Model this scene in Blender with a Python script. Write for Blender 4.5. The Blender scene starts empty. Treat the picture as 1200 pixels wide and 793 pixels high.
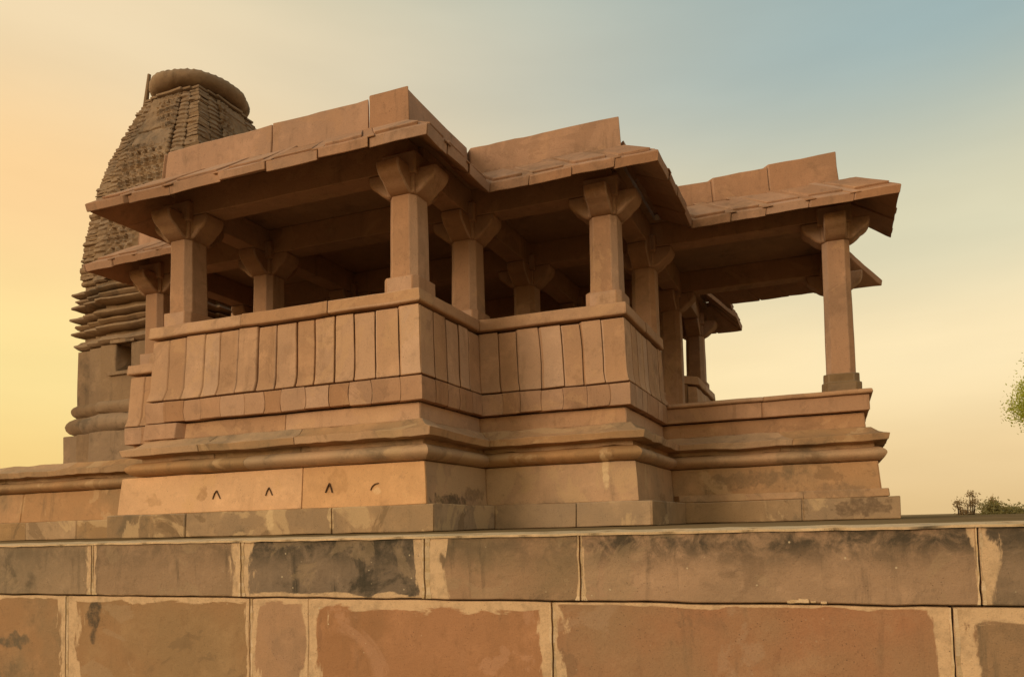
import bpy, bmesh, math, random
from mathutils import Vector, Matrix, noise
R = math.radians
C = bpy.context.scene.collection
SC = bpy.context.scene
E = 1.6                       # eye height: all heights below are given relative to the eye

# ------------------------------------------------------------------ camera
YAW, PITCH, ROLL = 0.3407653, 0.0517309, -0.0259687
F, CX, CY, W0, H0 = 851.305, 671.792, 568.45, 1200.0, 793.0
cam = bpy.data.cameras.new('camera'); co = bpy.data.objects.new('camera', cam); C.objects.link(co)
cy_, sy_, cp_, sp_ = math.cos(YAW), math.sin(YAW), math.cos(PITCH), math.sin(PITCH)
fw = Vector((-sy_*cp_, cy_*cp_, sp_)); rt = Vector((cy_, sy_, 0)); up = rt.cross(fw)
cr, sr = math.cos(ROLL), math.sin(ROLL)
RT = rt*cr + up*sr; UP = up*cr - rt*sr
m = Matrix((RT, UP, -fw)).transposed().to_4x4(); m.translation = (0, 0, E)
co.matrix_world = m
cam.sensor_fit = 'HORIZONTAL'; cam.sensor_width = 36.0; cam.lens = F/W0*36.0
cam.shift_x = (W0/2-CX)/W0; cam.shift_y = (CY-H0/2)/W0
cam.clip_start = 0.05; cam.clip_end = 6000
SC.camera = co

# ------------------------------------------------------------------ world, sun, exposure
SUN_AZ, SUN_EL = R(152), R(17)         # azimuth measured to the left of +Y
w = bpy.data.worlds.new('World'); SC.world = w; w.use_nodes = True
nt = w.node_tree; nt.nodes.clear()
N = nt.nodes.new; L = nt.links.new
sky = N('ShaderNodeTexSky'); sky.sky_type = 'NISHITA'; sky.sun_disc = False
sky.sun_elevation = SUN_EL; sky.sun_rotation = -SUN_AZ
sky.altitude = 200; sky.air_density = 1.6; sky.dust_density = 6.0; sky.ozone_density = 1.2
# thick evening dust: warm pale veil by height above the horizon, brighter towards the sun
tc = N('ShaderNodeTexCoord'); sx_ = N('ShaderNodeSeparateXYZ'); L(tc.outputs['Generated'], sx_.inputs[0])
def sky_ramp(stops):
    r = N('ShaderNodeValToRGB'); L(sx_.outputs[2], r.inputs[0]); r.color_ramp.interpolation = 'EASE'
    el = r.color_ramp.elements
    while len(el) < len(stops): el.new(.5)
    for e_, (p, c_) in zip(el, stops): e_.position = p; e_.color = (*c_, 1)
    return r.outputs[0]
near = sky_ramp([(0, (.93, .58, .20)), (.07, (.97, .67, .24)), (.18, (1.0, .755, .30)), (.37, (.98, .64, .29)), (.53, (.90, .70, .42)), (.72, (.60, .66, .47)), (1, (.42, .44, .40))])
far = sky_ramp([(0, (.80, .56, .27)), (.06, (.855, .617, .319)), (.20, (.96, .76, .44)), (.34, (.71, .65, .43)), (.54, (.335, .44, .43)), (.70, (.25, .35, .37)), (1, (.18, .26, .31))])
nrm_ = N('ShaderNodeVectorMath'); nrm_.operation = 'MULTIPLY'; nrm_.inputs[1].default_value = (1, 1, 0); L(tc.outputs['Generated'], nrm_.inputs[0])
nn_ = N('ShaderNodeVectorMath'); nn_.operation = 'NORMALIZE'; L(nrm_.outputs[0], nn_.inputs[0])
dt = N('ShaderNodeVectorMath'); dt.operation = 'DOT_PRODUCT'; L(nn_.outputs[0], dt.inputs[0]); dt.inputs[1].default_value = (-math.sin(R(118)), math.cos(R(118)), 0)
def mrange(v, a, b, c_=0.0, d_=1.0):
    r = N('ShaderNodeMapRange'); r.interpolation_type = 'SMOOTHSTEP'; L(v, r.inputs[0])
    for k_, x_ in zip(range(1, 5), (a, b, c_, d_)): r.inputs[k_].default_value = x_
    return r.outputs[0]
mx = N('ShaderNodeMix'); mx.data_type = 'RGBA'; L(mrange(dt.outputs['Value'], -.66, .60), mx.inputs[0]); L(far, mx.inputs[6]); L(near, mx.inputs[7])
gl = N('ShaderNodeVectorMath'); gl.operation = 'SCALE'; L(mx.outputs[2], gl.inputs[0]); L(mrange(dt.outputs['Value'], .5, 1.0, 9.2, 13.0), gl.inputs['Scale'])
ad_ = N('ShaderNodeMix'); ad_.data_type = 'RGBA'; ad_.inputs[0].default_value = .12; L(gl.outputs[0], ad_.inputs[6]); L(sky.outputs[0], ad_.inputs[7])
# faint uneven dust banks
cn = N('ShaderNodeTexNoise'); cm = N('ShaderNodeMapping'); cm.inputs['Scale'].default_value = (1.5, 1.5, 7); L(tc.outputs['Generated'], cm.inputs[0]); L(cm.outputs[0], cn.inputs[0]); cn.inputs['Scale'].default_value = 1.6; cn.inputs['Detail'].default_value = 4
cs = N('ShaderNodeVectorMath'); cs.operation = 'SCALE'; L(ad_.outputs[2], cs.inputs[0]); L(mrange(cn.outputs['Fac'], .3, .7, .965, 1.035), cs.inputs['Scale'])
bg = N('ShaderNodeBackground'); bg.inputs['Strength'].default_value = 0.12
out = N('ShaderNodeOutputWorld')
L(cs.outputs[0], bg.inputs[0]); L(bg.outputs[0], out.inputs[0])

sun = bpy.data.lights.new('sun', 'SUN'); so = bpy.data.objects.new('sun', sun); C.objects.link(so)
sun.energy = 1.45; sun.angle = R(24); sun.color = (1.0, .82, .6)
sd = Vector((-math.sin(SUN_AZ)*math.cos(SUN_EL), math.cos(SUN_AZ)*math.cos(SUN_EL), math.sin(SUN_EL)))
so.rotation_euler = sd.to_track_quat('Z', 'Y').to_euler(); so.location = (-30, -10, 25)
SC.view_settings.view_transform = 'Standard'; SC.view_settings.look = 'None'
SC.view_settings.exposure = 0.0; SC.view_settings.gamma = 1; SC.view_settings.use_curve_mapping = False

# ------------------------------------------------------------------ materials
def stone(name, base, tint, stain=(.05, .042, .03), stain_amt=0.35, streak=0.3, scale=1.0, bump=0.35, seed=0.0, top_dark=0.0, zr=(0, 1), edges=None, flecks=0.0, patch=None, spots=(), tone=.13, mortar=(.65, .44, .265)):
    mt = bpy.data.materials.new(name); mt.use_nodes = True
    nt = mt.node_tree; nt.nodes.clear(); N = nt.nodes.new; L = nt.links.new
    o = N('ShaderNodeOutputMaterial'); b = N('ShaderNodeBsdfPrincipled'); L(b.outputs[0], o.inputs[0])
    b.inputs['Roughness'].default_value = .88
    b.inputs['Specular IOR Level'].default_value = .25
    g = N('ShaderNodeNewGeometry'); mp = N('ShaderNodeMapping'); L(g.outputs['Position'], mp.inputs[0])
    mp.inputs['Location'].default_value = (seed*3.1, seed*1.7, seed*2.3)
    def nz(sc, det=6, rough=.6, vec=None, dist=0.0):
        n = N('ShaderNodeTexNoise'); n.inputs['Scale'].default_value = sc*scale; n.inputs['Detail'].default_value = det
        n.inputs['Roughness'].default_value = rough; n.inputs['Distortion'].default_value = dist
        L(vec or mp.outputs[0], n.inputs['Vector']); return n.outputs['Fac']
    def ramp(fac, a, c, v0=0.0, v1=1.0):
        r = N('ShaderNodeMapRange'); r.interpolation_type = 'SMOOTHSTEP'; L(fac, r.inputs['Value'])
        for k, v in zip(('From Min', 'From Max', 'To Min', 'To Max'), (a, c, v0, v1)): r.inputs[k].default_value = v
        return r.outputs[0]
    def mix(a, c, fac, mode='MIX'):
        x = N('ShaderNodeMix'); x.data_type = 'RGBA'; x.blend_type = mode
        for s, v in ((x.inputs[6], a), (x.inputs[7], c)):
            if isinstance(v, tuple): s.default_value = (*v, 1)
            else: L(v, s)
        if isinstance(fac, float): x.inputs[0].default_value = fac
        else: L(fac, x.inputs[0])
        return x.outputs[2]
    def mul(a, k):
        x = N('ShaderNodeMath'); x.operation = 'MULTIPLY'; L(a, x.inputs[0])
        if isinstance(k, float): x.inputs[1].default_value = k
        else: L(k, x.inputs[1])
        return x.outputs[0]
    c = mix(base, tint, ramp(nz(.55, 4, .55), .38, .64))
    c = mix(c, tuple(min(1, v*1.28+.01) for v in base), mul(ramp(nz(2.3, 6, .65), .48, .72), .55))
    c = mix(c, tuple(v*.68 for v in tint), mul(ramp(nz(5.5, 8, .7, dist=.6), .52, .75), .55))
    isl = N('ShaderNodeMapRange'); L(g.outputs['Random Per Island'], isl.inputs[0]); isl.inputs[3].default_value = 1-tone; isl.inputs[4].default_value = 1+tone*.8
    hv = N('ShaderNodeHueSaturation'); L(c, hv.inputs['Color']); L(isl.outputs[0], hv.inputs['Value'])
    is2 = N('ShaderNodeMath'); is2.operation = 'MULTIPLY_ADD'; L(isl.outputs[0], is2.inputs[0]); is2.inputs[1].default_value = -.9; is2.inputs[2].default_value = 1.88; L(is2.outputs[0], hv.inputs['Saturation'])
    c = hv.outputs['Color']
    # vertical rain streaks
    m2 = N('ShaderNodeMapping'); m2.inputs['Scale'].default_value = (3.2, 3.2, .35); L(mp.outputs[0], m2.inputs[0])
    st = ramp(nz(1.5, 7, .68, m2.outputs[0]), .54, .74)
    c = mix(c, stain, mul(st, streak))
    bl = ramp(nz(1.1, 8, .66, dist=.4), .56, .68)
    c = mix(c, stain, mul(bl, stain_amt))
    if top_dark:
        sx = N('ShaderNodeSeparateXYZ'); L(g.outputs['Position'], sx.inputs[0])
        t = ramp(sx.outputs[2], zr[0], zr[1]); e = ramp(nz(3.5, 8, .7, dist=.5), .30, .62)
        c = mix(c, stain, mul(mul(t, e), top_dark))
    if patch:          # old plaster and scaled skin: patches with a crisp uneven outline
        pc, pa, ps = patch
        c = mix(c, pc, mul(ramp(nz(ps, 9, .62, dist=.9), .565, .60), pa))
        c = mix(c, tuple(v*.45 for v in base), mul(ramp(nz(ps*.8, 9, .66, dist=1.2), .60, .625), pa*.8))
    if spots:
        sw = N('ShaderNodeTexNoise'); sw.inputs['Scale'].default_value = 9; sw.inputs['Detail'].default_value = 8; L(g.outputs['Position'], sw.inputs['Vector'])
    for ctr, rad, col, amt in spots:
        q = N('ShaderNodeVectorMath'); q.operation = 'SUBTRACT'; L(g.outputs['Position'], q.inputs[0]); q.inputs[1].default_value = ctr
        q2 = N('ShaderNodeVectorMath'); q2.operation = 'DIVIDE'; L(q.outputs[0], q2.inputs[0]); q2.inputs[1].default_value = rad
        q3 = N('ShaderNodeVectorMath'); q3.operation = 'LENGTH'; L(q2.outputs[0], q3.inputs[0])
        q4 = N('ShaderNodeMath'); q4.operation = 'MULTIPLY_ADD'; L(sw.outputs['Fac'], q4.inputs[0]); q4.inputs[1].default_value = 2.2; L(q3.outputs['Value'], q4.inputs[2])
        c = mix(c, col, mul(mul(ramp(q4.outputs[0], 1.70, 2.10, 1, 0), ramp(nz(14, 8, .7), .34, .60, .45, 1)), amt))
    if edges:          # lime mortar smeared over the margins of the block
        x0, x1, z0, z1, wl, wr, wb, wt = edges
        s3 = N('ShaderNodeSeparateXYZ'); L(g.outputs['Position'], s3.inputs[0])
        msk = None
        for ax, e0, sg, wd, sc3 in ((0, x0, 1, wl, (9, 9, 3.2)), (0, x1, -1, wr, (9, 9, 3.2)), (2, z0, 1, wb, (2.5, 9, 9)), (2, z1, -1, wt, (2.5, 9, 9))):
            if wd <= 0: continue
            m3 = N('ShaderNodeMapping'); m3.inputs['Scale'].default_value = sc3; m3.inputs['Location'].default_value = (e0*7, sg*3, 0); L(mp.outputs[0], m3.inputs[0])
            en = N('ShaderNodeTexNoise'); en.inputs['Scale'].default_value = 1.0; en.inputs['Detail'].default_value = 9; en.inputs['Roughness'].default_value = .6; en.inputs['Distortion'].default_value = .35; L(m3.outputs[0], en.inputs['Vector'])
            d1 = N('ShaderNodeMath'); d1.operation = 'MULTIPLY_ADD'; L(s3.outputs[ax], d1.inputs[0]); d1.inputs[1].default_value = sg/wd; d1.inputs[2].default_value = -sg*e0/wd
            d2 = N('ShaderNodeMath'); d2.operation = 'MULTIPLY_ADD'; L(en.outputs['Fac'], d2.inputs[0]); d2.inputs[1].default_value = -6.2; L(d1.outputs[0], d2.inputs[2])
            r_ = ramp(d2.outputs[0], -2.0, -1.55, 1, 0)
            if msk is None: msk = r_
            else:
                k_ = N('ShaderNodeMath'); k_.operation = 'MAXIMUM'; L(msk, k_.inputs[0]); L(r_, k_.inputs[1]); msk = k_.outputs[0]
        if msk is None: msk = ramp(s3.outputs[0], 1e6, 1e7)
        mc = mix(mortar, tuple(v*.72 for v in mortar), ramp(nz(6, 7, .7), .42, .68))
        c = mix(c, mc, mul(msk, .88))
    if flecks:
        fv = N('ShaderNodeTexVoronoi'); fv.inputs['Scale'].default_value = 17; L(mp.outputs[0], fv.inputs['Vector'])
        c = mix(c, (.62, .5, .34), mul(mul(ramp(fv.outputs['Distance'], .06, .13, 1, 0), ramp(nz(2.2, 4), .56, .60)), flecks))
    # pits
    v = N('ShaderNodeTexVoronoi'); v.inputs['Scale'].default_value = 26*scale; L(mp.outputs[0], v.inputs['Vector'])
    pit = mul(ramp(v.outputs['Distance'], .10, .16, 1, 0), ramp(nz(4.0, 3), .52, .62))
    c = mix(c, tuple(v_*.3 for v_ in base), mul(pit, .75))
    fine = nz(70, 5, .7); c = mix(c, mix(c, (0, 0, 0), .35), ramp(fine, .5, .78))
    L(c, b.inputs['Base Color'])
    bm_ = N('ShaderNodeBump'); bm_.inputs['Strength'].default_value = bump; bm_.inputs['Distance'].default_value = .02
    ad = N('ShaderNodeMath'); ad.operation = 'ADD'; L(nz(9, 8, .65), ad.inputs[0]); L(mul(fine, .35), ad.inputs[1])
    sb = N('ShaderNodeMath'); sb.operation = 'SUBTRACT'; L(ad.outputs[0], sb.inputs[0]); L(mul(pit, .5), sb.inputs[1])
    L(sb.outputs[0], bm_.inputs['Height']); L(bm_.outputs[0], b.inputs['Normal'])
    return mt

SAND = (.425, .243, .148); SAND2 = (.365, .215, .135)
M = {
 'sand':   stone('pink_sandstone', SAND, SAND2, bump=.45, stain=(.17, .095, .05), stain_amt=.40, streak=.45, patch=((.50, .30, .165), .35, 1.1)),
 'sand_b': stone('pale_sandstone', (.465, .272, .162), (.405, .24, .148), stain=(.19, .105, .055), stain_amt=.40, streak=.45, seed=3.3, patch=((.53, .32, .175), .35, 1.2)),
 'plinth': stone('plinth_sandstone', (.44, .25, .13), (.34, .215, .12), stain=(.10, .08, .055), stain_amt=.45, streak=.35, seed=5.1, patch=((.52, .34, .19), .55, .75),
                  spots=[((-2.90, 9.5, E+.74), (.05, .3, .30), (.66, .47, .28), .9), ((-4.66, 8.45, E+.34), (.4, .55, .09), (.10, .07, .042), .85), ((-4.66, 9.1, E+.42), (.4, .35, .13), (.20, .13, .075), .7), ((-1.2, 11.8, E+.62), (.8, .4, .16), (.17, .11, .065), .55), ((.1, 11.8, E+.40), (.5, .4, .14), (.22, .14, .085), .6)]),
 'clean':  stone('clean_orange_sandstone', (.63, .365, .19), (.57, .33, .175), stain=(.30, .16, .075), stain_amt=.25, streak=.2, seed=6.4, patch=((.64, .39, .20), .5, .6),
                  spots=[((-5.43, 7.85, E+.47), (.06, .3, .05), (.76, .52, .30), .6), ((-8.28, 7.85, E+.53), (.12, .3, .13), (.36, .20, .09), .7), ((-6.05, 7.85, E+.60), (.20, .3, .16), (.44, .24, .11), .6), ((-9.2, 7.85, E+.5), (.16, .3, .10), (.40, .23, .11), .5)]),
 'step':   stone('step_sandstone', (.38, .24, .13), (.30, .20, .12), stain=(.10, .085, .06), stain_amt=.5, streak=.3, seed=7.7, patch=((.54, .37, .21), .65, .95),
                  spots=[((.42, 11.6, E+.12), (.45, .5, .16), (.15, .095, .058), .85), ((-6.9, 7.6, E+.14), (.07, .3, .2), (.66, .47, .27), .8), ((-5.95, 7.6, E+.14), (.05, .3, .22), (.66, .47, .27), .8)]),
 'roof':   stone('roof_sandstone', (.38, .205, .122), (.33, .185, .115), stain=(.14, .085, .05), stain_amt=.45, streak=.5, seed=9.2, patch=((.43, .24, .135), .3, 1.0)),
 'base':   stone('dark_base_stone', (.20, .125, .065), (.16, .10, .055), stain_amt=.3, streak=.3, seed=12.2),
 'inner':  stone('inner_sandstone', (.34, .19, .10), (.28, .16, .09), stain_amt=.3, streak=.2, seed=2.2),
 'tower':  stone('weathered_tower_stone', (.275, .175, .102), (.225, .143, .086), stain=(.05, .04, .028), stain_amt=.5, streak=.35, scale=1.2, bump=.6, seed=1.4),
 'mortar': stone('lime_mortar', (.64, .44, .265), (.52, .37, .22), stain_amt=.25, streak=.2, seed=4.4, scale=1.6, bump=.5),
 'dark':   stone('groove_and_shadow', (.12, .065, .032), (.10, .055, .03), stain_amt=0.0, streak=0.0),
}
def plain(name, col, rough=.8, sub=None):
    mt = bpy.data.materials.new(name); mt.use_nodes = True; nt = mt.node_tree
    b = nt.nodes['Principled BSDF']; b.inputs['Roughness'].default_value = rough
    n = nt.nodes.new('ShaderNodeTexNoise'); n.inputs['Scale'].default_value = 3.0
    x = nt.nodes.new('ShaderNodeMix'); x.data_type = 'RGBA'
    x.inputs[6].default_value = (*[v*.7 for v in col], 1); x.inputs[7].default_value = (*[min(1, v*1.3) for v in col], 1)
    nt.links.new(n.outputs['Fac'], x.inputs[0]); nt.links.new(x.outputs[2], b.inputs['Base Color'])
    return mt

# ------------------------------------------------------------------ mesh helpers
class MB:
    """collects solids, then links them as ONE mesh object"""
    def __init__(s): s.bm = bmesh.new()
    def face(s, pts):
        try: return s.bm.faces.new([s.bm.verts.new(p) for p in pts])
        except ValueError: return None
    def sweep(s, A, B):
        """closed solid between two equal closed profiles A and B (lists of points)"""
        a = [s.bm.verts.new(p) for p in A]; b = [s.bm.verts.new(p) for p in B]; n = len(a)
        for i in range(n): s.bm.faces.new((a[i], a[(i+1) % n], b[(i+1) % n], b[i]))
        s.bm.faces.new(a[::-1]); s.bm.faces.new(b)
    def rings(s, rs, cap=True):
        vs = [[s.bm.verts.new(p) for p in r] for r in rs]; n = len(rs[0])
        for a, b in zip(vs, vs[1:]):
            for i in range(n): s.bm.faces.new((a[i], a[(i+1) % n], b[(i+1) % n], b[i]))
        if cap: s.bm.faces.new(vs[0][::-1]); s.bm.faces.new(vs[-1])
    def box(s, x0, x1, y0, y1, z0, z1):
        s.sweep([(x0, y0, z0), (x1, y0, z0), (x1, y1, z0), (x0, y1, z0)], [(x0, y0, z1), (x1, y0, z1), (x1, y1, z1), (x0, y1, z1)])
    def tube(s, pts, rad, n=6):
        rs = []
        for i, p in enumerate(pts):
            p = Vector(p); d = (Vector(pts[min(i+1, len(pts)-1)])-Vector(pts[max(i-1, 0)])).normalized()
            a = d.orthogonal().normalized(); b = d.cross(a); r = rad[i] if hasattr(rad, '__len__') else rad
            rs.append([p+(a*math.cos(t)+b*math.sin(t))*r for t in [2*math.pi*k/n for k in range(n)]])
        s.rings(rs)
    def build(s, name, mat, parent=None, loc=None, bevel=.012, rough=.006, seg=.35, smooth=35, freq=2.2, fine=0.0):
        bm = s.bm
        bmesh.ops.recalc_face_normals(bm, faces=bm.faces)
        if rough:
            for _ in range(6):
                es = [e for e in bm.edges if e.calc_length() > seg*1.5]
                if not es: break
                bmesh.ops.subdivide_edges(bm, edges=es, cuts=1, use_grid_fill=True)
            for v in bm.verts:
                v.co += noise.noise_vector(v.co*freq)*rough + (noise.noise_vector(v.co*freq*4.3)*fine if fine else Vector())
        for v in bm.verts: v.co.z += E
        base = Vector(loc) if loc is not None else Vector((0, 0, 0))
        me = bpy.data.meshes.new(name); 
        root = parent
        off = base.copy()
        while root is not None: off += Vector(root.location); root = root.parent
        for v in bm.verts: v.co -= off
        bm.to_mesh(me); bm.free()
        me.materials.append(mat)
        me.shade_smooth(); me.set_sharp_from_angle(angle=R(smooth))
        o = bpy.data.objects.new(name, me); C.objects.link(o); o.location = base
        if parent is not None: o.parent = parent
        if bevel:
            b = o.modifiers.new('edge_wear', 'BEVEL'); b.width = bevel; b.segments = 2; b.limit_method = 'ANGLE'; b.angle_limit = R(40)
        return o
def empty(name, loc, label, cat, group=None):
    o = bpy.data.objects.new(name, None); C.objects.link(o); o.location = loc; o.empty_display_size = .3
    o['label'] = label; o['category'] = cat
    if group: o['group'] = group
    return o
def tag(o, label, cat, group=None, kind=None):
    if label: o['label'] = label
    if cat: o['category'] = cat
    if group: o['group'] = group
    if kind: o['kind'] = kind
    return o
def lerp(a, b, t): return a+(b-a)*t

# ------------------------------------------------------------------ ground
g = MB()
gx = [-3000, -600, -150, -60, -30, -10, 10, 30, 60, 150, 600, 3000]
gv = [[g.bm.verts.new((x, y, -E)) for x in gx] for y in gx]
for j in range(len(gx)-1):
    for i in range(len(gx)-1): g.bm.faces.new((gv[j][i], gv[j][i+1], gv[j+1][i+1], gv[j+1][i]))
GM = stone('dry_earth', (.26, .17, .09), (.21, .14, .07), stain=(.14, .10, .045), stain_amt=.4, streak=0.0, scale=.4, seed=8)
GM.node_tree.nodes['Principled BSDF'].inputs['Specular IOR Level'].default_value = 0
tag(g.build('ground', GM, bevel=0, rough=0), None, None, kind='structure')

# ------------------------------------------------------------------ plan of the stepped hall
XA, X1, X2, X3, XL = -9.406, -4.869, -2.609, .559, -11.9
Y1, Y2, Y3 = 8.0, 9.668, 12.017; YC = 13.7
Y1b, Y2b, Y3b = 2*YC-Y1, 2*YC-Y2, 2*YC-Y3
def corners(o, d1=0.0, d2=0.0, xl=XL):
    a1, a2 = X1+d1, X2+d2
    return [(XA-o, Y1-o), (a1+o, Y1-o), (a1+o, Y2-o), (a2+o, Y2-o), (a2+o, Y3-o), (X3+o, Y3-o), (X3+o, Y3b+o), (a2+o, Y3b+o),
            (a2+o, Y2b+o), (a1+o, Y2b+o), (a1+o, Y1b+o), (XA-o, Y1b+o), (XA-o, Y2b+o), (xl-o, Y2b+o), (xl-o, Y2-o), (XA-o, Y2-o)]
def seglen(i, xl=XL):
    c = corners(0, xl=xl); a, b = c[i], c[(i+1) % 16]; return math.hypot(a[0]-b[0], a[1]-b[1])
def sp(i, t, o, z, d1=0.0, d2=0.0, xl=XL):
    c = corners(o, d1, d2, xl); a, b = c[i], c[(i+1) % 16]
    return (lerp(a[0], b[0], t), lerp(a[1], b[1], t), z)
def strip(mb, i, t0, t1, prof, **k):
    mb.sweep([sp(i, t0, o, z, **k) for o, z in prof], [sp(i, t1, o, z, **k) for o, z in prof])
def cuts(i, step, rnd, jit=.25, xl=XL):
    n = max(1, round(seglen(i, xl)/step)); ts = [0.0]
    for k in range(1, n): ts.append((k+rnd.uniform(-jit, jit))/n)
    return ts+[1.0]
def courses(mb, prof, step, seed, gap=.006, jit=.006, segs=range(16), xl=XL, first=0.0, **k):
    """a moulded course laid as long blocks with thin open joints"""
    rnd = random.Random(seed)
    for i in segs:
        ts = cuts(i, step, rnd, xl=xl); ln = seglen(i, xl); ts[0] = first
        for a, b in zip(ts, ts[1:]):
            j = rnd.uniform(-jit, jit); ga = gap/ln/2
            strip(mb, i, a+(ga if a > 0 else 0), b-(ga if b < 1 else 0), [(o+j, z) for o, z in prof], xl=xl, **k)

# ------------------------------------------------------------------ platform of moulded stone under hall and tower
XP = -30.0
plat = empty('temple_platform', (-7, 13.7, E-.06), 'moulded sandstone platform with a round band, carrying the pillared hall and the tower', 'platform')
mb = MB(); courses(mb, [(-.5, -.056), (.40, -.056), (.40, .275), (-.5, .275)], 1.5, 1, gap=.012, jit=.012, xl=XP); mb.build('base_step', M['step'], plat, rough=.012)
PW = [(-.5, .277), (.17, .277), (.13, .825), (-.5, .825)]
mb = MB(); courses(mb, PW, 2.2, 2, gap=.004, jit=.006, xl=XP, segs=[i for i in range(16) if i]); mb.build('plinth_wall', M['plinth'], plat, rough=.01)
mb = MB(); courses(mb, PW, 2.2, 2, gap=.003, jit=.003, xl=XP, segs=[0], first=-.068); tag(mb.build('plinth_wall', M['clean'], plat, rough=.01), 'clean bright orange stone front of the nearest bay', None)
mb = MB(); courses(mb, [(-.4, .279), (.27, .279), (.26, .40), (-.4, .40)], 1.3, 22, gap=.006, jit=.006, xl=XP, segs=[4, 5, 6]); mb.build('plinth_foot', M['plinth'], plat, rough=.01)
tor = [(-.4, .835)]+[(.14+.12*math.sin(math.pi*k/8)**.8, .835+.20*k/8) for k in range(9)]+[(-.4, 1.035)]
mb = MB(); courses(mb, tor, 2.8, 3, gap=.004, jit=.004, xl=XP); mb.build('torus_moulding', M['plinth'], plat, bevel=0, rough=.008, smooth=50)
mb = MB(); courses(mb, [(-.4, 1.038), (.10, 1.038), (.10, 1.10), (.29, 1.12), (.31, 1.215), (.16, 1.27), (.06, 1.36), (-.4, 1.36)], 1.7, 4, gap=.008, jit=.01, xl=XP)
mb.build('ledge', M['plinth'], plat, rough=.022, fine=.012, seg=.14, bevel=.008)
mb = MB(); c = corners(-.45, xl=XP); mb.rings([[(x, y, 1.0) for x, y in c], [(x, y, 1.34) for x, y in c]]); mb.build('floor', M['inner'], plat, bevel=0, rough=0)

# ------------------------------------------------------------------ hall
hall = empty('temple_hall', (-7, 13.7, E+1.36), 'open pillared sandstone hall with sloping stone eaves, slab parapets and a slatted balustrade', 'temple hall')
HS = [i for i in range(16)]
mb = MB(); courses(mb, [(-.45, 1.362), (-.01, 1.362), (-.03, 1.594), (-.45, 1.594)], 2.4, 5, gap=.005, jit=.006); mb.build('dado_wall', M['sand_b'], hall, rough=.006)
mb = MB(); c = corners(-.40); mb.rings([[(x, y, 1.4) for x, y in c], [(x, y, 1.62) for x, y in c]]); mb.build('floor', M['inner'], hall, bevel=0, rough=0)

LOW = {4, 5, 6}               # the porch at the right: a plain seat slab instead of the slatted balustrade
def balustrade(i):
    rnd = random.Random(40+i); ln = seglen(i)
    root = bpy.data.objects.new('balustrade', None); C.objects.link(root); root.parent = hall
    def slab(mb, a, b, lev, back, bow0, bow1):
        rs = []
        for k, (o, z) in enumerate(lev):
            q = k/(len(lev)-1); w0 = bow0*math.sin(math.pi*q)+rnd.uniform(-.003, .003)/ln; w1 = bow1*math.sin(math.pi*q)+rnd.uniform(-.003, .003)/ln
            ta, tb = a+(w0 if a > .001 else 0), b+(w1 if b < .999 else 0)
            rs.append([sp(i, ta, o, z), sp(i, tb, o, z), sp(i, tb, back, z), sp(i, ta, back, z)])
        mb.rings(rs)
    lo = MB(); n = max(2, round(ln/.34)); ts = [0]+[(k+rnd.uniform(-.12, .12))/n for k in range(1, n)]+[1]; bows = [0]+[rnd.choice((-1, 1, 1))*rnd.uniform(.008, .03)/ln for _ in range(n-1)]+[0]
    for m_, (a, b) in enumerate(zip(ts, ts[1:])):
        j = rnd.uniform(-.004, .004); ga = rnd.uniform(.003, .010)/ln/2; zb = 1.606+rnd.uniform(0, .016); zt = 1.920-rnd.uniform(0, .010)
        slab(lo, a+(ga if a else 0), b-(ga if b < 1 else 0), [(.072+j, zb), (.074+j, zb+.06), (.075+j, zb+.14), (.075+j, zb+.22), (.074+j, zt)], -.3, bows[m_], bows[m_+1])
    lo.build('lower_panel', M['sand'], root, rough=.007, fine=.003, bevel=.006)
    sl = MB(); n = max(2, round(ln/.335)); ts = [0]+[(k+rnd.uniform(-.1, .1))/n for k in range(1, n)]+[1]; bows = [0]+[rnd.uniform(-.006, .020)/ln for _ in range(n-1)]+[0]
    for m_, (a, b) in enumerate(zip(ts, ts[1:])):
        j = rnd.uniform(-.010, .010); ga = rnd.uniform(.010, .024)/ln/2; zt = 2.862-rnd.uniform(0, .03)
        slab(sl, a+(ga if a else 0), b-(ga if b < 1 else 0), [(.072+j, 1.936), (.052+j, 2.0), (.032+j, 2.10), (.024+j, 2.3), (.014+j, 2.5), (.006+j, 2.7), (j-.004, zt)], -.16, bows[m_], bows[m_+1])
    sl.build('slat_panel', M['sand_b'], root, rough=.008, fine=.002, bevel=.014)
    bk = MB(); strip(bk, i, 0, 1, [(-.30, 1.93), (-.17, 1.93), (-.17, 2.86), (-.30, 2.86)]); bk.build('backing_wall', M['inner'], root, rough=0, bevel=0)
    cp = MB(); ts = cuts(i, 1.55, rnd, .2)
    for a, b in zip(ts, ts[1:]):
        j = rnd.uniform(-.006, .006); ga = .010/ln/2
        strip(cp, i, a+(ga if a else 0), b-(ga if b < 1 else 0), [(-.52, 2.88), (.035+j, 2.88), (.05+j, 2.90), (.035+j, 3.055+j), (-.52, 3.055)])
    cp.build('coping', M['sand_b'], root, rough=.010, fine=.004, seg=.2)
for i in range(16):
    if i in LOW: continue
    balustrade(i)
seat = bpy.data.objects.new('porch_wall', None); C.objects.link(seat); seat.parent = hall
mb = MB(); courses(mb, [(-.9, 1.865), (.10, 1.865), (.115, 1.89), (.10, 1.94), (-.9, 1.94)], 1.6, 11, segs=LOW, gap=.008); mb.build('seat_slab', M['sand_b'], seat, rough=.006)
mb = MB(); courses(mb, [(-.9, 1.612), (.06, 1.612), (.06, 1.862), (-.9, 1.862)], 2.0, 12, segs=LOW, gap=.012, jit=.01); mb.build('panel', M['sand'], seat, rough=.006)
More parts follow.
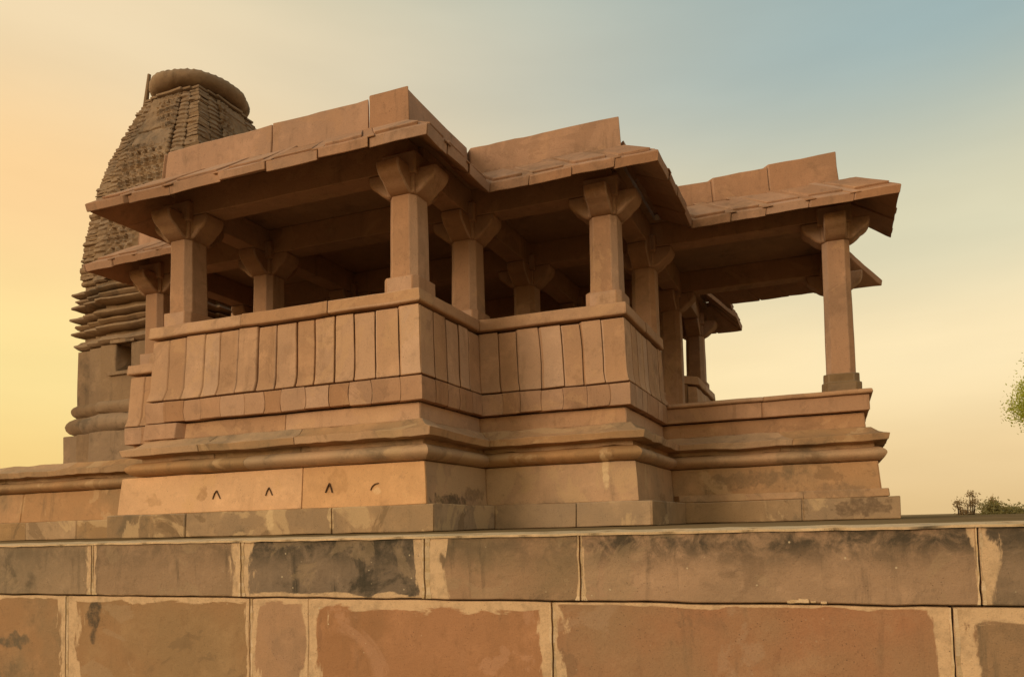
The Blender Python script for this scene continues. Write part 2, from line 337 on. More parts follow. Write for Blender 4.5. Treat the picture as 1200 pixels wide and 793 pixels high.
# corner block below the left end of the front balustrade
mb = MB(); strip(mb, 0, 0, .13, [(-.04, 1.366), (.10, 1.366), (.08, 1.598), (-.04, 1.598)]); mb.build('corner_block', M['sand'], hall)

# ---- columns
def octo(cx, cy, h, ch, z): 
    k = h-ch
    return [(cx-k, cy-h, z), (cx+k, cy-h, z), (cx+h, cy-k, z), (cx+h, cy+k, z), (cx+k, cy+h, z), (cx-k, cy+h, z), (cx-h, cy+k, z), (cx-h, cy-k, z)]
ZS, ZC = 4.385, 4.74           # shaft top, bracket top
ARM = [(0, 0), (.20, 0), (.235, .010), (.28, .032), (.325, .065), (.365, .10), (.385, .125), (.43, .15), (.475, .19), (.505, .235), (.52, .28), (.52, .355), (0, .355)]
def column(x, y, zb, ang=0.0):
    root = bpy.data.objects.new('column', None); C.objects.link(root); root.location = Vector((x, y, E+zb))-Vector(hall.location); root.parent = hall
    b = MB(); h = .27
    if zb < 2.2: b.rings([octo(x, y, .30, .08, zb), octo(x, y, .30, .08, zb+.15), octo(x, y, .27, .08, zb+.16), octo(x, y, .27, .08, zb+.30)])
    else: b.rings([octo(x, y, h, .07, zb), octo(x, y, h, .07, zb+.22)])
    zt = zb+(.30 if zb < 2.2 else .22)
    s_ = MB(); s_.rings([octo(x, y, .222, .085, zt), octo(x, y, .216, .085, lerp(zt, ZS, .5)), octo(x, y, .208, .08, ZS)])
    k = MB()
    k.box(x-.215, x+.215, y-.215, y+.215, ZS+.001, ZC-.003)
    for d in range(4):
        ca, sa = math.cos(d*math.pi/2), math.sin(d*math.pi/2)
        f = lambda r, v, z: (x+ca*r-sa*v, y+sa*r+ca*v, ZS+z)
        k.sweep([f(r, -.17, z) for r, z in ARM], [f(r, .17, z) for r, z in ARM])
    k.box(x-.26, x+.26, y-.26, y+.26, ZC-.10, ZC+.20)
    mat = M['sand'] 
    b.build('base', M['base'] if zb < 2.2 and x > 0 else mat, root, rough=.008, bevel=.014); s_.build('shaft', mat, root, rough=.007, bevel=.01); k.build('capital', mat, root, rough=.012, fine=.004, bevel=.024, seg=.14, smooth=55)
I = .33
xs = {'a': XA+I, 'b': X1-I, 'd': X2-I, 'f': X3-I, 'o': XL+I}
ys = {1: Y1+I, 2: Y2+I, 3: Y3+I, 4: Y3b-I, 5: Y2b-I, 6: Y1b-I}
ZCOP, ZSEAT, ZFL = 3.056, 1.942, 1.622
for a, b_, z in [('a', 1, ZCOP), ('b', 1, ZCOP), ('o', 2, ZCOP), ('a', 2, ZCOP), ('b', 2, ZCOP), ('d', 2, ZCOP), ('o', 3, ZCOP), ('a', 3, ZFL), ('b', 3, ZFL),
                 ('d', 3, ZSEAT), ('f', 3, ZSEAT), ('o', 4, ZCOP), ('a', 4, ZFL), ('b', 4, ZFL), ('d', 4, ZSEAT), ('f', 4, ZSEAT), ('o', 5, ZCOP), ('a', 5, ZCOP), ('b', 5, ZCOP),
                 ('d', 5, ZCOP), ('a', 6, ZCOP), ('b', 6, ZCOP)]:
    column(xs[a]-(.10 if (a, b_) == ('d', 4) else 0), ys[b_], z)
# ---- beams on the grid lines, ceiling, roof slab
ZB, ZR = ZC+.002, 5.16
def beam(x0, y0, x1, y1):
    mb = MB(); h = .17
    if abs(x1-x0) > abs(y1-y0): mb.box(x0-.1, x1+.1, y0-h, y0+h, ZB, ZR-.002)
    else: mb.box(x0-h+.003, x0+h-.003, y0+.1, y1-.1, ZB+.003, ZR-.004)
    mb.build('beam', M['sand'], hall, rough=.008)
order = 'oabdf'
for r, cols in {1: 'ab', 2: 'oabd', 3: 'oabdf', 4: 'oabdf', 5: 'oabd', 6: 'ab'}.items():
    for p, q in zip(cols, cols[1:]): beam(xs[p], ys[r], xs[q], ys[r])
for cl, rows in {'o': (2, 3, 4, 5), 'a': (1, 2, 3, 4, 5, 6), 'b': (1, 2, 3, 4, 5, 6), 'd': (2, 3, 4, 5), 'f': (3, 4)}.items():
    for p, q in zip(rows, rows[1:]): beam(xs[cl], ys[p], xs[cl], ys[q])
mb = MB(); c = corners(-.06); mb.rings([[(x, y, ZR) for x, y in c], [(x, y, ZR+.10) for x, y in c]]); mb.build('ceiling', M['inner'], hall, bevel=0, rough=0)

# ---- eaves: sloping slabs with raised ribs at the joints
EI, EO, ZI, ZT = -.06, .615, 5.32, 4.80
UPJ = dict(d1=-.08, d2=.10, xl=-11.72)
def eave(i, skip=()):
    rnd = random.Random(90+i); ln = seglen(i)
    root = bpy.data.objects.new('eave', None); C.objects.link(root); root.parent = hall
    sl, rb = MB(), MB(); ts = cuts(i, .62, rnd, .12); cnt = len(ts)-1
    nrm = Vector((EO-EI, ZT-ZI)).normalized(); nn = (-nrm.y, nrm.x)          # outward-up normal in (o, z)
    for k, (a, b) in enumerate(zip(ts, ts[1:])):
        if any(u <= (a+b)/2 <= v for u, v in skip): continue
        j = rnd.uniform(-.014, .014); tip = rnd.uniform(-.035, .014); thk = rnd.uniform(0, .03)
        a2 = a+(.004/ln if a else 0); b2 = b-(.004/ln if b < 1 else 0)
        def pr(s0): return [(EI, ZI+j), (EO+tip, ZT+j-tip*.7), (EO+tip-.02, ZT+j-.10-thk), (EO-.12, ZT+j-.05-thk*.5), (EI, ZI-.12+j)]
        strip(sl, i, a2, b2, pr(0), **UPJ)
        # raised border of the slab: a flat tongue stopping short of the tip
        e = .075/ln
        if b-a > .3/ln:
            q0, q1 = rnd.uniform(.12, .2), rnd.uniform(.80, .93)
            p0 = (lerp(EI, EO, q0), lerp(ZI, ZT, q0)); p1 = (lerp(EI, EO, q1), lerp(ZI, ZT, q1)); h = .028+rnd.uniform(0, .012)
            strip(rb, i, a+e, b-e, [(p0[0]-nn[0]*.01, p0[1]+j-nn[1]*.01), (p0[0]+nn[0]*h, p0[1]+j+nn[1]*h), (p1[0]+nn[0]*h, p1[1]+j+nn[1]*h), (p1[0]-nn[0]*.01, p1[1]+j-nn[1]*.01)], **UPJ)
        if b < 1:
            e = .075/ln; h = .018
            p0 = (EI+.02, ZI); p1 = (EO-.01, ZT)
            strip(rb, i, b-e, b+e, [(p0[0]-nn[0]*.01, p0[1]-nn[1]*.01), (p0[0]+nn[0]*h, p0[1]+nn[1]*h), (p1[0]+nn[0]*h*.8, p1[1]+nn[1]*h*.8), (p1[0]-nn[0]*.01, p1[1]-nn[1]*.01)], **UPJ)
    sl.build('eave_slab', M['roof'], root, rough=.012, fine=.006, seg=.16, bevel=.012); rb.build('eave_rib', M['roof'], root, rough=.006, bevel=.012)
for i in range(16):
    eave(i, {13: [(-.1, .78)], 5: [(.50, .97)], 7: [(.35, .62)]}.get(i, ()))

# ---- parapets of upright slabs
def parapet(i, spans, seed):
    rnd = random.Random(seed); root = bpy.data.objects.new('parapet', None); C.objects.link(root); root.parent = hall; ln = seglen(i)
    for a, b, z1, oo in spans:
        mb = MB(); strip(mb, i, a, b, [(-.42, 5.30), (-.07+oo, 5.30), (-.10+oo, z1), (-.42, z1)], d1=-.08, d2=.10); mb.build('parapet_block', M['roof'], root, rough=.014, fine=.006, seg=.18, bevel=.016)
parapet(0, [(.012, .475, 5.77, 0), (.479, .857, 5.78, .006), (.86, 1, 5.80, .035)], 1)
parapet(1, [(0, 1, 5.79, 0)], 2)
parapet(2, [(.02, .995, 5.78, 0)], 3)
parapet(3, [(0.06, .42, 5.50, 0), (.44, 1, 5.66, -.03)], 4)
parapet(4, [(0, .30, 5.71, 0), (.303, .595, 5.745, .02), (.60, .945, 5.80, .012)], 5)
parapet(5, [(.10, .5, 5.48, 0), (.5, .98, 5.6, 0)], 6)
for i, sd_ in ((6, 7), (7, 8), (8, 9), (9, 10), (10, 11), (11, 12), (12, 13), (13, 16), (14, 14), (15, 15)):
    parapet(i, [(0, .48, 5.76, 0), (.485, 1, 5.75, .01)], sd_)
mb = MB(); c = corners(-.43); mb.rings([[(x, y, ZR+.102) for x, y in c], [(x, y, 5.42) for x, y in c]]); mb.build('roof_slab', M['roof'], hall, bevel=0, rough=0)

# ------------------------------------------------------------------ tower
XT, YT = -14.55, 13.7
tower = empty('temple_tower', (XT, YT, E+1.36), 'tall curved tower of weathered brown stone with a ribbed round cushion on top', 'temple tower')
def tring(h, z, b=.10, p=.05):
    """stepped plan: corners, intermediate offsets and a wider central offset on each face"""
    q = [(-1, 0), (-.72, 0), (-.72, p), (-.46, p), (-.46, b), (.46, b), (.46, p), (.72, p), (.72, 0)]
    pts = []
    for d in range(4):
        ca, sa = [(1, 0), (0, 1), (-1, 0), (0, -1)][d]
        for u, e in q:
            x, y = u*h, -h-e*h
            pts.append((XT+ca*x-sa*y, YT+sa*x+ca*y, z))
    return pts
HT = [(1.30, 1.99), (2.28, 1.985), (2.40, 1.84), (3.39, 1.805), (4.0, 1.795), (5.77, 1.75), (6.23, 1.76), (6.745, 1.72), (7.44, 1.643), (8.10, 1.539), (8.70, 1.412), (9.18, 1.282), (9.64, 1.133), (10.31, .929), (10.66, .80)]
def hz(z):
    for (a, ha), (b, hb) in zip(HT, HT[1:]):
        if a <= z <= b: return lerp(ha, hb, (z-a)/(b-a))
    return HT[-1][1]
mb = MB(); mb.rings([tring(1.99, 1.30), tring(1.985, 2.28)]); mb.build('base_course', M['tower'], tower, rough=.02, bevel=.02)
mb = MB()
def lip(z0, z1, h, hn):
    n = 6; mb.rings([tring(hn, z0)]+[tring(lerp(hn, h, math.sin(math.pi*k/n)**.7), lerp(z0, z1, k/n)) for k in range(1, n)]+[tring(hn, z1)])
lip(2.282, 2.70, 1.955, 1.82); lip(2.702, 3.0, 1.885, 1.80)
mb.rings([tring(1.70, 4.255), tring(1.70, 5.8)])
def kap(z0, z1, h, hn):       # thin drooping lip: flat below, sloping back above
    mb.rings([tring(hn, z0-.05), tring(lerp(hn, h, .5), z0-.03), tring(h-.02, z0), tring(h, z0+.02), tring(h-.01, z0+.06), tring(lerp(h, hn, .55), lerp(z0, z1, .6)), tring(hn, z1)])
for z, h, t in ((4.33, 1.85, .15), (4.62, 1.89, .13), (4.80, 1.84, .08), (4.95, 1.92, .14), (5.24, 1.91, .12), (5.40, 1.85, .07), (5.54, 1.90, .15)):
    kap(z, z+t, h, 1.76)
mb.build('moulding', M['tower'], tower, rough=.03, fine=.02, bevel=.008, seg=.2)
mb = MB(); mb.rings([tring(1.80, 2.95), tring(1.79, 4.25)]); TW = mb.build('wall', M['tower'], tower, rough=.02, bevel=0)
def cut_box(o, x0, x1, y0, y1, z0, z1):
    cb = MB(); cb.box(x0, x1, y0, y1, z0, z1); c_ = cb.build('cutter', M['tower'], None, bevel=0, rough=0)
    md = o.modifiers.new('opening', 'BOOLEAN'); md.object = c_; md.operation = 'DIFFERENCE'; md.solver = 'EXACT'
    bpy.context.view_layer.update(); me = bpy.data.meshes.new_from_object(o.evaluated_get(bpy.context.evaluated_depsgraph_get()))
    o.modifiers.clear(); o.data = me; bpy.data.objects.remove(c_)
yf = YT-1.79*1.10
def txz(px, py):
    d = RT*((px-CX)/F) + UP*(-(py-CY)/F) + fw; return d.x/d.y*yf, d.z/d.y*yf
(wx0, wz1), (wx1, wz0) = txz(136.5, 403), txz(154, 433)
cut_box(TW, wx0, wx1, yf-.4, yf+.75, wz0, wz1)
nw = MB(); nw.box(wx0-.14, wx1+.14, yf-.05, yf+.05, wz1+.004, wz1+.09); nw.build('window_lintel', M['tower'], tower, rough=.01)
nw = MB(); nw.box(wx0-.2, wx1+.2, yf-.06, yf+.05, wz0-.09, wz0-.004); nw.build('window_sill', M['tower'], tower, rough=.01)
# spire: finely cut courses
def perim(h, n_per):
    base = tring(h, 0); pts = []; nb = len(base)
    for i in range(nb):
        a, b = base[i], base[(i+1) % nb]; l = math.hypot(b[0]-a[0], b[1]-a[1])
        fx, fy = (a[0]+b[0])/2-XT, (a[1]+b[1])/2-YT
        nx, ny = ((1 if fx > 0 else -1), 0) if abs(b[1]-a[1]) > abs(b[0]-a[0]) else (0, (1 if fy > 0 else -1))
        for k in range(n_per[i % 9]): 
            t = k/n_per[i % 9]; pts.append((lerp(a[0], b[0], t), lerp(a[1], b[1], t), nx, ny, i % 9, i//9, t, l*t))
    return pts
NPER = [9, 3, 10, 3, 30, 3, 10, 3, 9]; rs = []; z = 5.80; rnd = random.Random(5)
erode = {}
while z < 10.46:
    h = hz(z); ring = []
    for (x, y, nx, ny, part, side, t, sl_) in perim(h, NPER):
        P_ = Vector((x, y, z)); er = noise.noise(P_*.9+Vector((side*7, 0, 3)))*.5+.55
        band = abs(((z/.135) % 1)-.5)*2                     # courses
        d = -.035*(1 if band > .72 else 0)
        if part == 4:                                       # central offset: arch lattice, half scaled away
            ncell = 6; u_ = t*ncell; row = int(z/.235); a_ = ((u_+.5*(row % 2)) % 1)-.5; b_ = ((z/.235) % 1)-.5
            r_ = math.hypot(a_, b_*1.05+.12); d = .055*max(0, 1-abs(r_-.36)/.12)-.07*max(0, 1-r_/.24)
            d *= max(0, min(1, (er-.40)*6)); d += -.03*(1 if abs(((z/1.05+side*.3) % 1)-.5) > .482 else 0)
            d += .018*noise.noise(P_*5)
        elif part in (0, 8):                                # corners: toothed courses with bosses
            k_ = int(z/.135); d += .03*(1 if k_ % 5 == 0 else 0)+.025*math.sin(t*math.pi)*(1 if k_ % 5 in (2, 3) else 0)+.035*noise.noise(P_*7)
        else:
            d += .03*math.sin(t*math.pi)+.03*noise.noise(P_*6)
        d += .025*noise.noise(P_*2.2)+.02*noise.noise(P_*11)
        ring.append((x+nx*d, y+ny*d, z))
    rs.append(ring); z += .0315
mb = MB(); mb.rings(rs); mb.build('spire', M['tower'], tower, rough=0, bevel=0, smooth=22)
# thin toothed slabs stacked up each corner
mb = MB(); rnd = random.Random(17)
for sx in (-1, 1):
    for s_y in (-1, 1):
        z = 5.95
        while z < 10.45:
            h = hz(z); t = rnd.uniform(.035, .07); w1 = .17*h+rnd.uniform(-.02, .03); o1 = rnd.uniform(-.01, .022)
            cx, cyy = XT+sx*(h+o1-w1), YT+s_y*(h+o1-w1)
            mb.box(cx-w1, cx+w1, cyy-w1, cyy+w1, z, z+t); z += t+rnd.uniform(.02, .05)
tag(mb.build('corner_course', M['tower'], tower, rough=.02, fine=.02, seg=.12, bevel=.006), None, None, kind='stuff')
mb = MB(); mb.rings([tring(.80, 10.50, .12, .06), tring(.86, 10.53, .12, .06), tring(.86, 10.58, .12, .06), tring(.80, 10.60, .12, .06)]); mb.rings([[(XT+.74*math.cos(2*math.pi*n/32), YT+.74*math.sin(2*math.pi*n/32), z) for n in range(32)] for z in (10.58, 10.76)])
mb.build('spire_cap', M['tower'], tower, rough=.02, fine=.01)
mb = MB(); rs = []; NR = 168
for q in range(15):
    t = q/14; a = math.pi*(t-.5); rr = .70+.42*max(0, math.cos(a))**.75; zz = 10.88+.225*math.sin(a)
    rs.append([(XT+rr*(1+(.007 if n % 2 else 0))*math.cos(2*math.pi*n/NR), YT+rr*(1+(.007 if n % 2 else 0))*math.sin(2*math.pi*n/NR), zz+(.02 if n % 4 == 0 and .5 < t < .8 else 0)) for n in range(NR)])
mb.rings(rs); mb.build('ribbed_cushion', M['tower'], tower, rough=.03, fine=.014, bevel=0, seg=1.0)
pole = MB(); pole.tube([(-15.54, 12.95, 10.40), (-15.40, 12.95, 11.30)], [.06, .04], 8)
tag(pole.build('flag_pole', M['tower'], None, loc=(-15.54, 12.95, E+10.40), bevel=0, rough=0), 'thin stone pole leaning beside the ribbed cushion at the top of the tower', 'pole')

# ------------------------------------------------------------------ terrace wall in front, and the terrace behind it
YW = 4.2
def wx(px, py):              # photo pixel -> x on the wall's front plane
    d = RT*((px-CX)/F) + UP*(-(py-CY)/F) + fw; return d.x/d.y*YW
ZW, ZM = -.058, -.481
wall = empty('terrace_wall', (-3, YW, 0), 'long retaining wall of big dressed blocks with pale mortar joints, across the foreground below the temple', 'wall')
DK = (.045, .038, .027)
def blk(name, **k): return stone(name, **k)
u = [wx(p, 665) for p in (-560, -250, 108, 283, 498, 680, 1148, 1420, 1800)]
# base, tint, blotches, streaks, dark upper part, mortar widths left right bottom top, flecks
bt = [((.30, .215, .12), (.24, .18, .10), .5, .5, .4, (.05, .03, 0, 0), .2), ((.29, .205, .115), (.22, .165, .095), .5, .45, .35, (.045, .045, 0, 0), .2), ((.31, .21, .12), (.26, .18, .10), .4, .5, .4, (.035, .06, .010, 0), .2),
      ((.23, .17, .108), (.16, .125, .085), .85, 1.0, .9, (.065, .06, .028, 0), .7), ((.34, .22, .125), (.25, .18, .10), .65, .5, .45, (.11, .016, 0, .008), .3), ((.36, .24, .14), (.30, .205, .12), .35, .35, .9, (.028, .03, 0, 0), .9), ((.25, .18, .11), (.20, .15, .095), .55, .6, .8, (.045, .03, 0, 0), .5), ((.25, .18, .11), (.2, .15, .1), .5, .5, .5, (.05, .03, .02, .015), .2)]
def gapbox(mb, x0, x1, z0, z1, y0, y1): mb.box(x0+.007, x1-.007, y0, y1, z0, z1)
for k in range(len(u)-1):
    b_, t_, sa_, st_, td, ed, fl = bt[k]; b_, t_ = [(q[0]*1.04, q[1]*.96, q[2]*1.0) for q in (b_, t_)]
    mt = blk('upper_block_stone', base=b_, tint=t_, stain=DK, stain_amt=sa_, streak=st_, seed=11+k*1.9, scale=2.0, top_dark=td, zr=(E+ZW-.27, E+ZW-.06), bump=.5, edges=(u[k], u[k+1], E+ZM, E+ZW)+ed, flecks=fl, patch=((.36, .25, .15), .35, 1.0))
    mb = MB(); gapbox(mb, u[k], u[k+1], ZM+.009, ZW-.018, YW, YW+.8); mb.build('stone_block', mt, wall, rough=.008, seg=.10, bevel=.008, freq=4, fine=.003)
v_ = [wx(p, 750) for p in (-700, -260, 76, 292, 360, 647, 1118, 1480, 1900)]
bt = [((.36, .24, .13), (.29, .21, .12), .4, .3, .2, (.05, .05, .03, .02), .2), ((.37, .235, .125), (.27, .205, .12), .5, .3, 0.0, (.04, .06, .05, .022), .3), ((.33, .235, .13), (.37, .24, .13), .3, .2, 0.0, (.10, .03, .03, .03), .4), ((.37, .225, .115), (.34, .21, .115), .2, .2, 0.0, (.05, .035, 0, .03), .1),
      ((.42, .245, .138), (.37, .215, .115), .10, .15, 0.0, (.075, .06, 0, .045), .9), ((.34, .235, .14), (.40, .225, .13), .22, .3, 0.0, (.06, .06, 0, .016), .2), ((.39, .255, .15), (.33, .235, .14), .3, .65, .2, (.085, .05, 0, .04), .2), ((.33, .22, .13), (.28, .20, .12), .35, .6, .2, (.05, .05, .02, .03), .2)]
sp_ = {1: [((wx(15, 780), YW, E-.86), (.22, .3, .07), (.10, .085, .06), .8)], 2: [((wx(108, 738), YW, E-.63), (.085, .3, .21), (.06, .048, .034), .85)]}
for k in range(len(v_)-1):
    b_, t_, sa_, st_, td, ed, fl = bt[k]; b_, t_ = [(q[0]*1.04, q[1]*.96, q[2]*1.0) for q in (b_, t_)]
    mt = blk('lower_block_stone', base=b_, tint=t_, stain=(.11, .09, .06), stain_amt=sa_, streak=st_, seed=31+k*2.3, scale=1.6, top_dark=td, zr=(E+ZM-.3, E+ZM), bump=.45, edges=(v_[k], v_[k+1], E+ZM-.80, E+ZM)+ed, flecks=fl, spots=sp_.get(k, ()), patch=((b_[0]*1.12, b_[1]*1.15, b_[2]*1.2), .4, .8))
    g2 = .0005 if k in (3, 4) else .007
    mb = MB(); mb.box(v_[k]+(.0005 if k == 4 else .007), v_[k+1]-(.0005 if k == 3 else .007), YW+.012, YW+.8, ZM-.80, ZM-.003); mb.build('stone_block', mt, wall, rough=.008, seg=.10, bevel=.008, freq=4, fine=.003)
mt = blk('footing_stone', base=(.30, .21, .12), tint=(.25, .18, .11), seed=77, scale=1.6)
for k in range(len(u)-1):
    mb = MB(); gapbox(mb, u[k]+.2, u[k+1]+.2, -E-.2, ZM-.806, YW-.015, YW+.8); mb.build('stone_block', mt, wall, rough=.007, seg=.2, bevel=.01)
# smeared lime mortar on both sides of the joints, crack left open between
mb = MB(); rnd = random.Random(3)
def smear(xc, z0, z1, wl, wr, y, foot=0.0):
    n = 16
    for side, wd in ((-1, wl), (1, wr)):
        if wd <= 0: continue
        inn = []; o_ = []
        for i in range(n+1):
            t = i/n; z = lerp(z0, z1, t); wob = noise.noise(Vector((xc*3, z*9, side*5)))
            ft = foot*math.exp(-t*9)
            inn.append((xc+side*.006+.006*noise.noise(Vector((xc, z*14, 1))), z)); o_.append((xc+side*max(.012, wd*(1+.55*wob+.3*noise.noise(Vector((xc*7, z*34, side))))+ft), z))
        for i in range(n):
            q = [inn[i], o_[i], o_[i+1], inn[i+1]]
            mb.sweep([(p[0], y-(.005 if c_ in (0, 3) else .001), p[1]) for c_, p in enumerate(q)], [(p[0], y+.02, p[1]) for p in q])
J1 = [(108, .010, .010, .05), (283, .018, .022, .02), (498, .018, .03, .01), (680, .008, .012, .03), (1148, .010, .018, .01)]
for p, a, b, ft in J1: smear(wx(p, 665), ZM+.012, ZW-.02, a, b, YW-.001, ft)
J2 = [(76, .016, .022, 0), (292, .008, .02, .02), (647, .02, .022, 0), (1118, .016, .028, 0)]
for p, a, b, ft in J2: smear(wx(p, 750), ZM-.79, ZM-.006, a, b, YW+.011, ft)
mb.build('mortar_joint', M['mortar'], wall, rough=0, bevel=0, smooth=20)
# pale screed along the top edge
mb = MB(); ts = [lerp(u[0], u[-1], k/40) for k in range(41)]
for a, b in zip(ts, ts[1:]):
    mb.sweep([(a, YW-.012, ZW-.019), (a, YW-.012, ZW-.006), (a, YW+.01, ZW), (a, YW+.9, ZW), (a, YW+.9, ZW-.019)], [(b, YW-.012, ZW-.019), (b, YW-.012, ZW-.006), (b, YW+.01, ZW), (b, YW+.9, ZW), (b, YW+.9, ZW-.019)])
bmesh.ops.remove_doubles(mb.bm, verts=mb.bm.verts, dist=.0001)
mb.build('top_screed', M['mortar'], wall, rough=.006, seg=.12, bevel=0, freq=6, fine=.003)
mb = MB(); rnd = random.Random(8)
x0 = wx(945, 700)
for k in range(9):
    x = x0+rnd.uniform(-.09, .09); s_ = rnd.uniform(.012, .03); mb.box(x-s_, x+s_, YW-.008, YW+.01, ZM+.010, ZM+.014+s_*rnd.uniform(.5, 1.3)*(1-abs(x-x0)*6))
mb.build('mortar_crumb', M['mortar'], wall, rough=.01, seg=.02, freq=20, bevel=.003)

# terrace floor behind the wall (the ground the platform stands on)
mb = MB(); mb.box(-34, 9, YW+.91, 26, -1.7, -.063)
tag(mb.build('terrace', GM, None, bevel=0, rough=0), None, None, kind='structure')

# ------------------------------------------------------------------ carved marks and one painted shadow arc on the plinth of the front bay
def plx(px, py, Y):
    d = RT*((px-CX)/F) + UP*(-(py-CY)/F) + fw; return d.x/d.y*Y, d.z/d.y*Y
def mark(strokes, mat='dark'):
    mb = MB(); yy = Y1-.158
    for pts, wd in strokes:
        lp = []; rp = []
        P_ = [plx(px, py, yy) for px, py in pts]
        for i, p in enumerate(P_):
            q0, q1 = P_[max(0, i-1)], P_[min(len(P_)-1, i+1)]; dx, dz = q1[0]-q0[0], q1[1]-q0[1]; l = math.hypot(dx, dz) or 1
            lp.append((p[0]-dz/l*wd, p[1]+dx/l*wd)); rp.append((p[0]+dz/l*wd, p[1]-dx/l*wd))
        o_ = lp+rp[::-1]; mb.sweep([(x, yy-.012, z) for x, z in o_], [(x, yy+.05, z) for x, z in o_])
    mb.build('carved_or_shadow_mark', M[mat], plat, rough=0, bevel=0)
mark([([(249.5, 584.5), (251.5, 578), (254, 574.5), (256, 579), (258.5, 584)], .005)])
mark([([(311.5, 580.5), (313, 575.5), (315.3, 571), (317.5, 575.5), (319.3, 580)], .005)])
mark([([(434.5, 574), (436.5, 569.5), (440, 566.5), (443.5, 565.8)], .004)])  # pale notch: its shadow is put in as a thin dark arc
mark([([(381.5, 577), (383.5, 571.5), (386, 566), (387.8, 571), (389.5, 577)], .005)])

# ------------------------------------------------------------------ vegetation beyond the terrace, at the right
def leafmat(name, c1, c2):
    mt = bpy.data.materials.new(name); mt.use_nodes = True; nt = mt.node_tree; b = nt.nodes['Principled BSDF']; b.inputs['Roughness'].default_value = .6
    n = nt.nodes.new('ShaderNodeTexNoise'); n.inputs['Scale'].default_value = 2.5
    g_ = nt.nodes.new('ShaderNodeNewGeometry'); nt.links.new(g_.outputs['Position'], n.inputs['Vector'])
    x = nt.nodes.new('ShaderNodeMix'); x.data_type = 'RGBA'; x.inputs[6].default_value = (*c1, 1); x.inputs[7].default_value = (*c2, 1)
    nt.links.new(n.outputs['Fac'], x.inputs[0]); nt.links.new(x.outputs[2], b.inputs['Base Color'])
    tr = nt.nodes.new('ShaderNodeBsdfTranslucent'); nt.links.new(x.outputs[2], tr.inputs['Color'])
    ms = nt.nodes.new('ShaderNodeMixShader'); ms.inputs[0].default_value = .4
    o = nt.nodes['Material Output']; nt.links.new(b.outputs[0], ms.inputs[1]); nt.links.new(tr.outputs[0], ms.inputs[2]); nt.links.new(ms.outputs[0], o.inputs[0])
    return mt
LEAF = leafmat('green_leaf', (.34, .38, .04), (.60, .58, .08)); SCRUB = leafmat('scrub_leaf', (.32, .26, .10), (.44, .36, .14)); DRY = leafmat('dry_twig_leaf', (.42, .28, .14), (.50, .34, .17))
BARK = plain('bark', (.12, .08, .05), .9)
def leaves(mb, centres, n, r, size, rnd):
    for _ in range(n):
        c = Vector(rnd.choice(centres)); 
        p = c+Vector((rnd.gauss(0, r), rnd.gauss(0, r), rnd.gauss(0, r*.8)))
        a = Vector((rnd.uniform(-1, 1), rnd.uniform(-1, 1), rnd.uniform(-1, 1))).normalized(); b = a.orthogonal().normalized(); s_ = size*rnd.uniform(.6, 1.4)
        b.rotate(Matrix.Rotation(rnd.uniform(0, 6.28), 3, a))
        c2 = a.cross(b)
        mb.face([p-b*s_, p+c2*s_*.4, p+b*s_, p-c2*s_*.4])
def at(px, py, Y):
    d = RT*((px-CX)/F) + UP*(-(py-CY)/F) + fw; return Vector((d.x/d.y*Y, Y, d.z/d.y*Y))
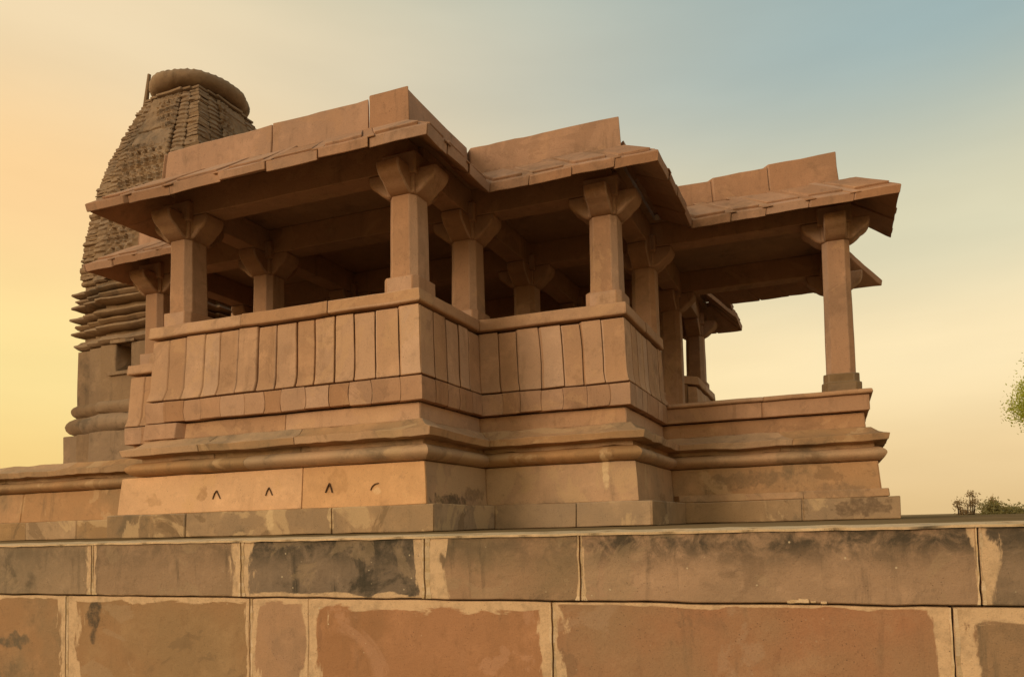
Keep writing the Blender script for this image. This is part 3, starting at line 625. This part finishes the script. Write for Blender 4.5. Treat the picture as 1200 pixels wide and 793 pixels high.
# green tree: its trunk stands outside the frame, its outer twigs reach in
rnd = random.Random(21); T = at(1398, 560, 24.0); tb = Vector((T.x, T.y, -E)); 
tr = empty('leafy_tree', (tb.x, tb.y, 0), 'leafy bright green tree reaching in at the right edge of the view', 'tree')
mb = MB(); cz = at(1398, 455, 24.0).z
mb.tube([tb, tb+Vector((.1, 0, 2)), Vector((tb.x+.05, tb.y, cz-1.2)), Vector((tb.x, tb.y, cz))], [.28, .22, .18, .08], 9)
cen = []
for k in range(46):
    a = rnd.uniform(0, 6.28); e = rnd.uniform(-.7, 1.0); rr = rnd.uniform(1.0, 3.7)
    p = Vector((tb.x+math.cos(a)*rr, tb.y+math.sin(a)*rr, cz+e*1.7*(1-rr/6))); cen.append(p)
    mb.tube([Vector((tb.x, tb.y, cz-1.0+rnd.uniform(0, .6))), (Vector((tb.x, tb.y, cz-.3))+p)/2+Vector((0, 0, .1)), p], [.07, .04, .012], 5)
for yy in (418, 448, 475): 
    p = at(1229, yy, 24.0+rnd.uniform(-.6, .6)); cen.append(p); mb.tube([Vector((tb.x, tb.y, cz-.6)), (Vector((tb.x, tb.y, cz-.2))+p)/2, p], [.07, .04, .012], 5)
mb.build('trunk', BARK, tr, rough=0, bevel=0)
mb = MB(); leaves(mb, cen, 60000, .25, .042, rnd); mb.build('crown', LEAF, tr, rough=0, bevel=0)
def bush(name, px, py_top, Y, wpx, label, mat, n, size, cat, seed, flat=1.0):
    rnd = random.Random(seed); b0 = at(px, 606, Y); b0.z = -E; top = at(px, py_top, Y).z; wd = wpx/F*Y
    o = empty(name, (b0.x, b0.y, 0), label, cat)
    mb = MB(); cen = []
    for k in range(26):
        a = rnd.uniform(0, 6.28); rr = wd*.5*math.sqrt(rnd.random()); hh = lerp(-E+.4, top, rnd.uniform(.45, 1)*(1-.35*(rr/(wd*.5))**2))
        p = Vector((b0.x+math.cos(a)*rr, b0.y+math.sin(a)*rr*.8, hh)); cen.append(p)
        mb.tube([b0+Vector((math.cos(a)*.1, math.sin(a)*.1, 0)), (b0+p)/2+Vector((math.cos(a)*.1, math.sin(a)*.1, .3)), p], [.04, .025, .008], 5)
    mb.build('stem', BARK, o, rough=0, bevel=0)
    mb = MB(); leaves(mb, cen, n, wd*.10, size, rnd); mb.build('foliage', mat, o, rough=0, bevel=0)
bush('scrub_bush', 1174, 592, 27.0, 54, 'low rounded olive bush just above the terrace wall at the right', SCRUB, 26000, .05, 'bush', 4)
bush('twiggy_shrub', 1131, 564, 26.0, 24, 'sparse brown twiggy shrub left of the rounded bush', DRY, 1500, .035, 'shrub', 5)
bush('twiggy_shrub', 1166, 579, 30.0, 14, 'small thin sprig rising behind the rounded bush', DRY, 500, .035, 'shrub', 6)
